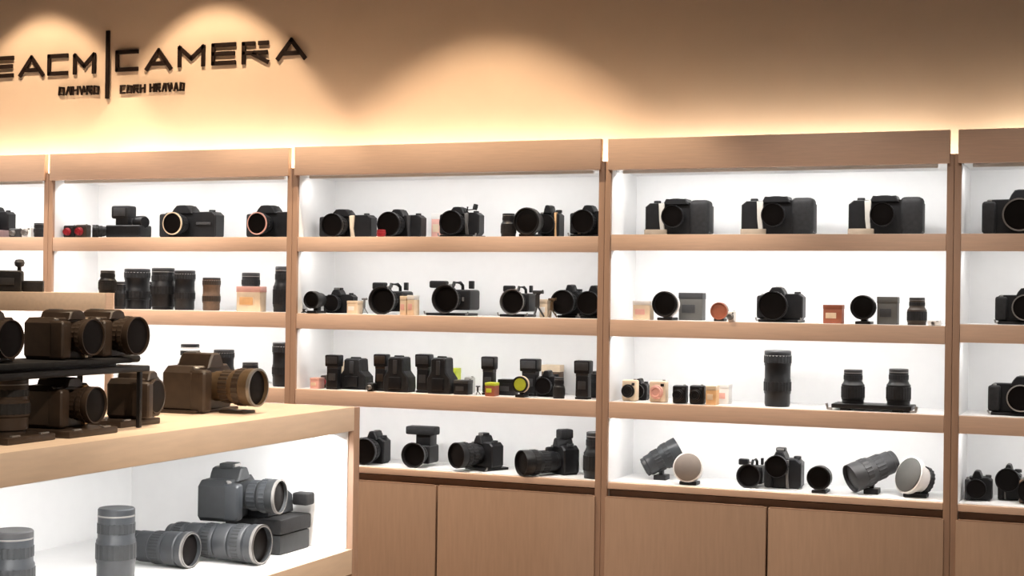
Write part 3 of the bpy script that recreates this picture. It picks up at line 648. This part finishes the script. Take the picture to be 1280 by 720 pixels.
# camera standing alone on the counter, lens towards the aisle (+x)
RZ = PI/2
P = un(262, 514, 2, CT); hero = thing('dslr_camera', 'bronze brown camera with long zoom lens standing alone on the counter', 'camera', (-1.86, -1.42, CT), RZ, 'cameras on the counter')
def find(px, py, z): return un(px, py, 2, z)
dslr(hero, .15, .125, ll=.92, lr=.285, D=.62, m=BRZ2, m2=BRZ2, ring=SILD, lx=0, lz=.44, lensm=BRZ)
MB().box((0, .03, .004), (.17, .16, .006), .002).build('base_plate', BRZ2, hero)
MB().box((0, -.10, .003), (.05, .06, .006), .002).build('lens_rest', BRZ2, hero)

# lower shelf products
def zpt(px, py): return un(px, py, 2, CL)
p = Vector((-1.82, -1.40, CL)); t = thing('camera_lens', 'long grey ribbed lens lying under the camera on the lit lower shelf', 'lens', p, RZ)
def biglens(root, L, r, az=0, ring=SILD, bands=5):
    M = T(0, 0, r*1.06) @ rot(az, 'Z') @ FRONT @ T(0, 0, -L/2)
    pr = [(r*.72, 0), (r*.74, L*.04)]
    n = bands
    for k in range(n):
        a = .06+.82*k/n; c = .06+.82*(k+1)/n; R = r*(.80+.2*(k+1)/n)
        pr += [(R*.95, L*a), (R, L*(a+.012)), (R, L*(c-.03)), (R*.95, L*(c-.015))]
    pr += [(r*.98, L*.89), (r*1.04, L*.90), (r*1.04, L), (r*.95, L), (r*.93, L*.94), (0, L*.93)]
    o = MB().lathe(pr, M, 40, close=False).build('barrel', GRY, root)
    for k in range(0, n, 2):
        a = .06+.82*k/n; c = .06+.82*(k+1)/n; R = r*(.80+.2*(k+1)/n)
        MB().lathe([(R*.98, L*(a+.03)), (R*1.025, L*(a+.036)), (R*1.025, L*(c-.05)), (R*.98, L*(c-.045))], M, 60, .04, close=False).build('grip_ring', GRY2, o)
    MB().lathe([(0, L*.97), (r*.55, L*.965), (r*.93, L*.95)], M, 36, close=False).build('front_element', GLS2, o)
    MB().lathe([(r*1.03, L*.965), (r*1.055, L*.97), (r*1.055, L*.998), (r*.93, L*1.002)], M, 40, close=False).build('front_ring', ring, o)
biglens(t, .23, .0405)
LONG = t
t2 = thing('camera_lens', 'shorter grey lens lying in front of the long one on the lower shelf', 'lens', (-1.90, -1.50, CL), RZ); biglens(t2, .17, .036, bands=4)
t3 = thing('dslr_camera', 'grey camera with wide lens perched on the long lens, lower shelf', 'camera', (-1.85, -1.315, CL+.0805), RZ+.12)
dslr(t3, .145, .112, ll=.85, lr=.30, D=.62, m=GRY2, m2=GRY, ring=SILD, lx=0, lz=.46, top='flash')
t4 = thing('medium_format_camera', 'dark grey camera with jutting eyepiece behind the perched camera', 'camera', (-1.80, -1.22, CL), RZ)
MB().box((0, 0, .022), (.13, .14, .044), .006).build('battery_base', GRY2, t4)
MB().box((0, 0, .0615), (.134, .145, .034), .006).build('middle_band', BLK2, t4)
MB().prism([(-.055, .08), (.06, .08), (.055, .12), (.03, .135), (-.03, .135), (-.055, .115)], -.03, .05, .004).build('upper_body', GRY, t4)
MB().box((.05, -.06, .112), (.035, .04, .028), .006, seg=3).build('eyepiece', BLK2, t4)
t5 = thing('camera_lens', 'upright grey lens standing on the lower shelf, fully in view', 'lens', (-1.83, -1.735, CL), 0); lens_up(t5, .076, .155, m=GRY, m2=GRY2, cap=GRY, style=0)
t6 = thing('camera_lens', 'upright dark grey lens cut by the left edge on the lower shelf', 'lens', (-1.84, -2.02, CL), 0); lens_up(t6, .078, .15, m=GRY, m2=GRY2, cap=DGR, style=0)

# stacked cameras on the counter
def stackcam(x, y, z, label, h=.10, W=.12, ll=.62, az=0, m=BRZ2, ring=None, lr=.33, strap=None):
    t = thing('dslr_camera', label, 'camera', (x, y, z), RZ+az, 'stacked cameras on the counter')
    dslr(t, W, h, ll=ll, lr=lr, D=.72, m=m, m2=BRZ2, ring=ring, lx=0, lz=.46, strap=strap, hbf=.86)
    return t
def slab(x, y, z, L, W, label, th=.012):
    t = thing('display_plate', label, 'plate', (x, y, z), 0, 'dark display plates on the counter')
    MB().box((0, 0, th/2), (W, L, th), .003).build('board', BRZ2, t)
    for s in (-1, 1): MB().box((W/2-.006, s*L*.3, th+.001), (.006, .02, .003), .0005).build('clip', SILD, t)
    return t
slab(-1.752, -1.99, CT, .135, .125, 'dark plate under the left camera of the lower stack tier')
slab(-1.79, -1.785, CT, .125, .10, 'dark plate under the right camera of the lower stack tier')
slab(-1.76, -2.14, CT, .12, .12, 'dark plate under the standing lens at the left edge of the counter')
stackcam(-1.785, -1.975, CT+.012, 'brown black camera, lower left of the stacked pile on the counter', h=.088, ll=.62, az=.05, strap=(TAN, .28))
stackcam(-1.785, -1.745, CT+.012, 'brown black camera, lower right of the stacked pile on the counter', h=.090, W=.10, ll=.2, az=.15)
tz = CT+.105
rs = thing('display_riser', 'black two layer riser holding up the top cameras of the counter pile', 'riser', (-1.785, -2.04, CT))
MB().box((0, 0, .1105), (.15, .48, .011), .003).build('board', BLK, rs)
MB().box((.0, .0, .127), (.13, .40, .010), .003).build('upper_board', BLK2, rs)
MB().box((0, 0, .119), (.10, .34, .008), .001).build('spacer', BLK, rs)
for sx_ in (-1, 1):
    for sy_ in (-1, 1): MB().box((sx_*.068-.004, sy_*.222, .0525), (.008, .008, .105), .001).build('leg', BLK, rs)
MB().tube([(.03, .19, .127), (.03, .262, .127)], .007).build('rod', BLK2, rs)
tz = CT+.132
stackcam(-1.785, -1.968, tz, 'brown black camera, upper left of the stacked pile, with pale strap', h=.088, ll=.5, strap=(CRM, .2))
stackcam(-1.79, -1.845, tz, 'brown black camera with wide lens, upper right of the stacked pile', h=.088, ll=.62, lr=.36, W=.12)
stackcam(-1.80, -2.16, tz, 'brown black camera cut by the left edge, top of the pile', h=.088, ll=.45)
t = thing('camera_lens', 'tall brown black lens standing below the riser at the left edge', 'lens', (-1.765, -2.13, CT+.012), 0); lens_up(t, .078, .092, m=BRZ2, m2=BLK2, cap=BRZ2)
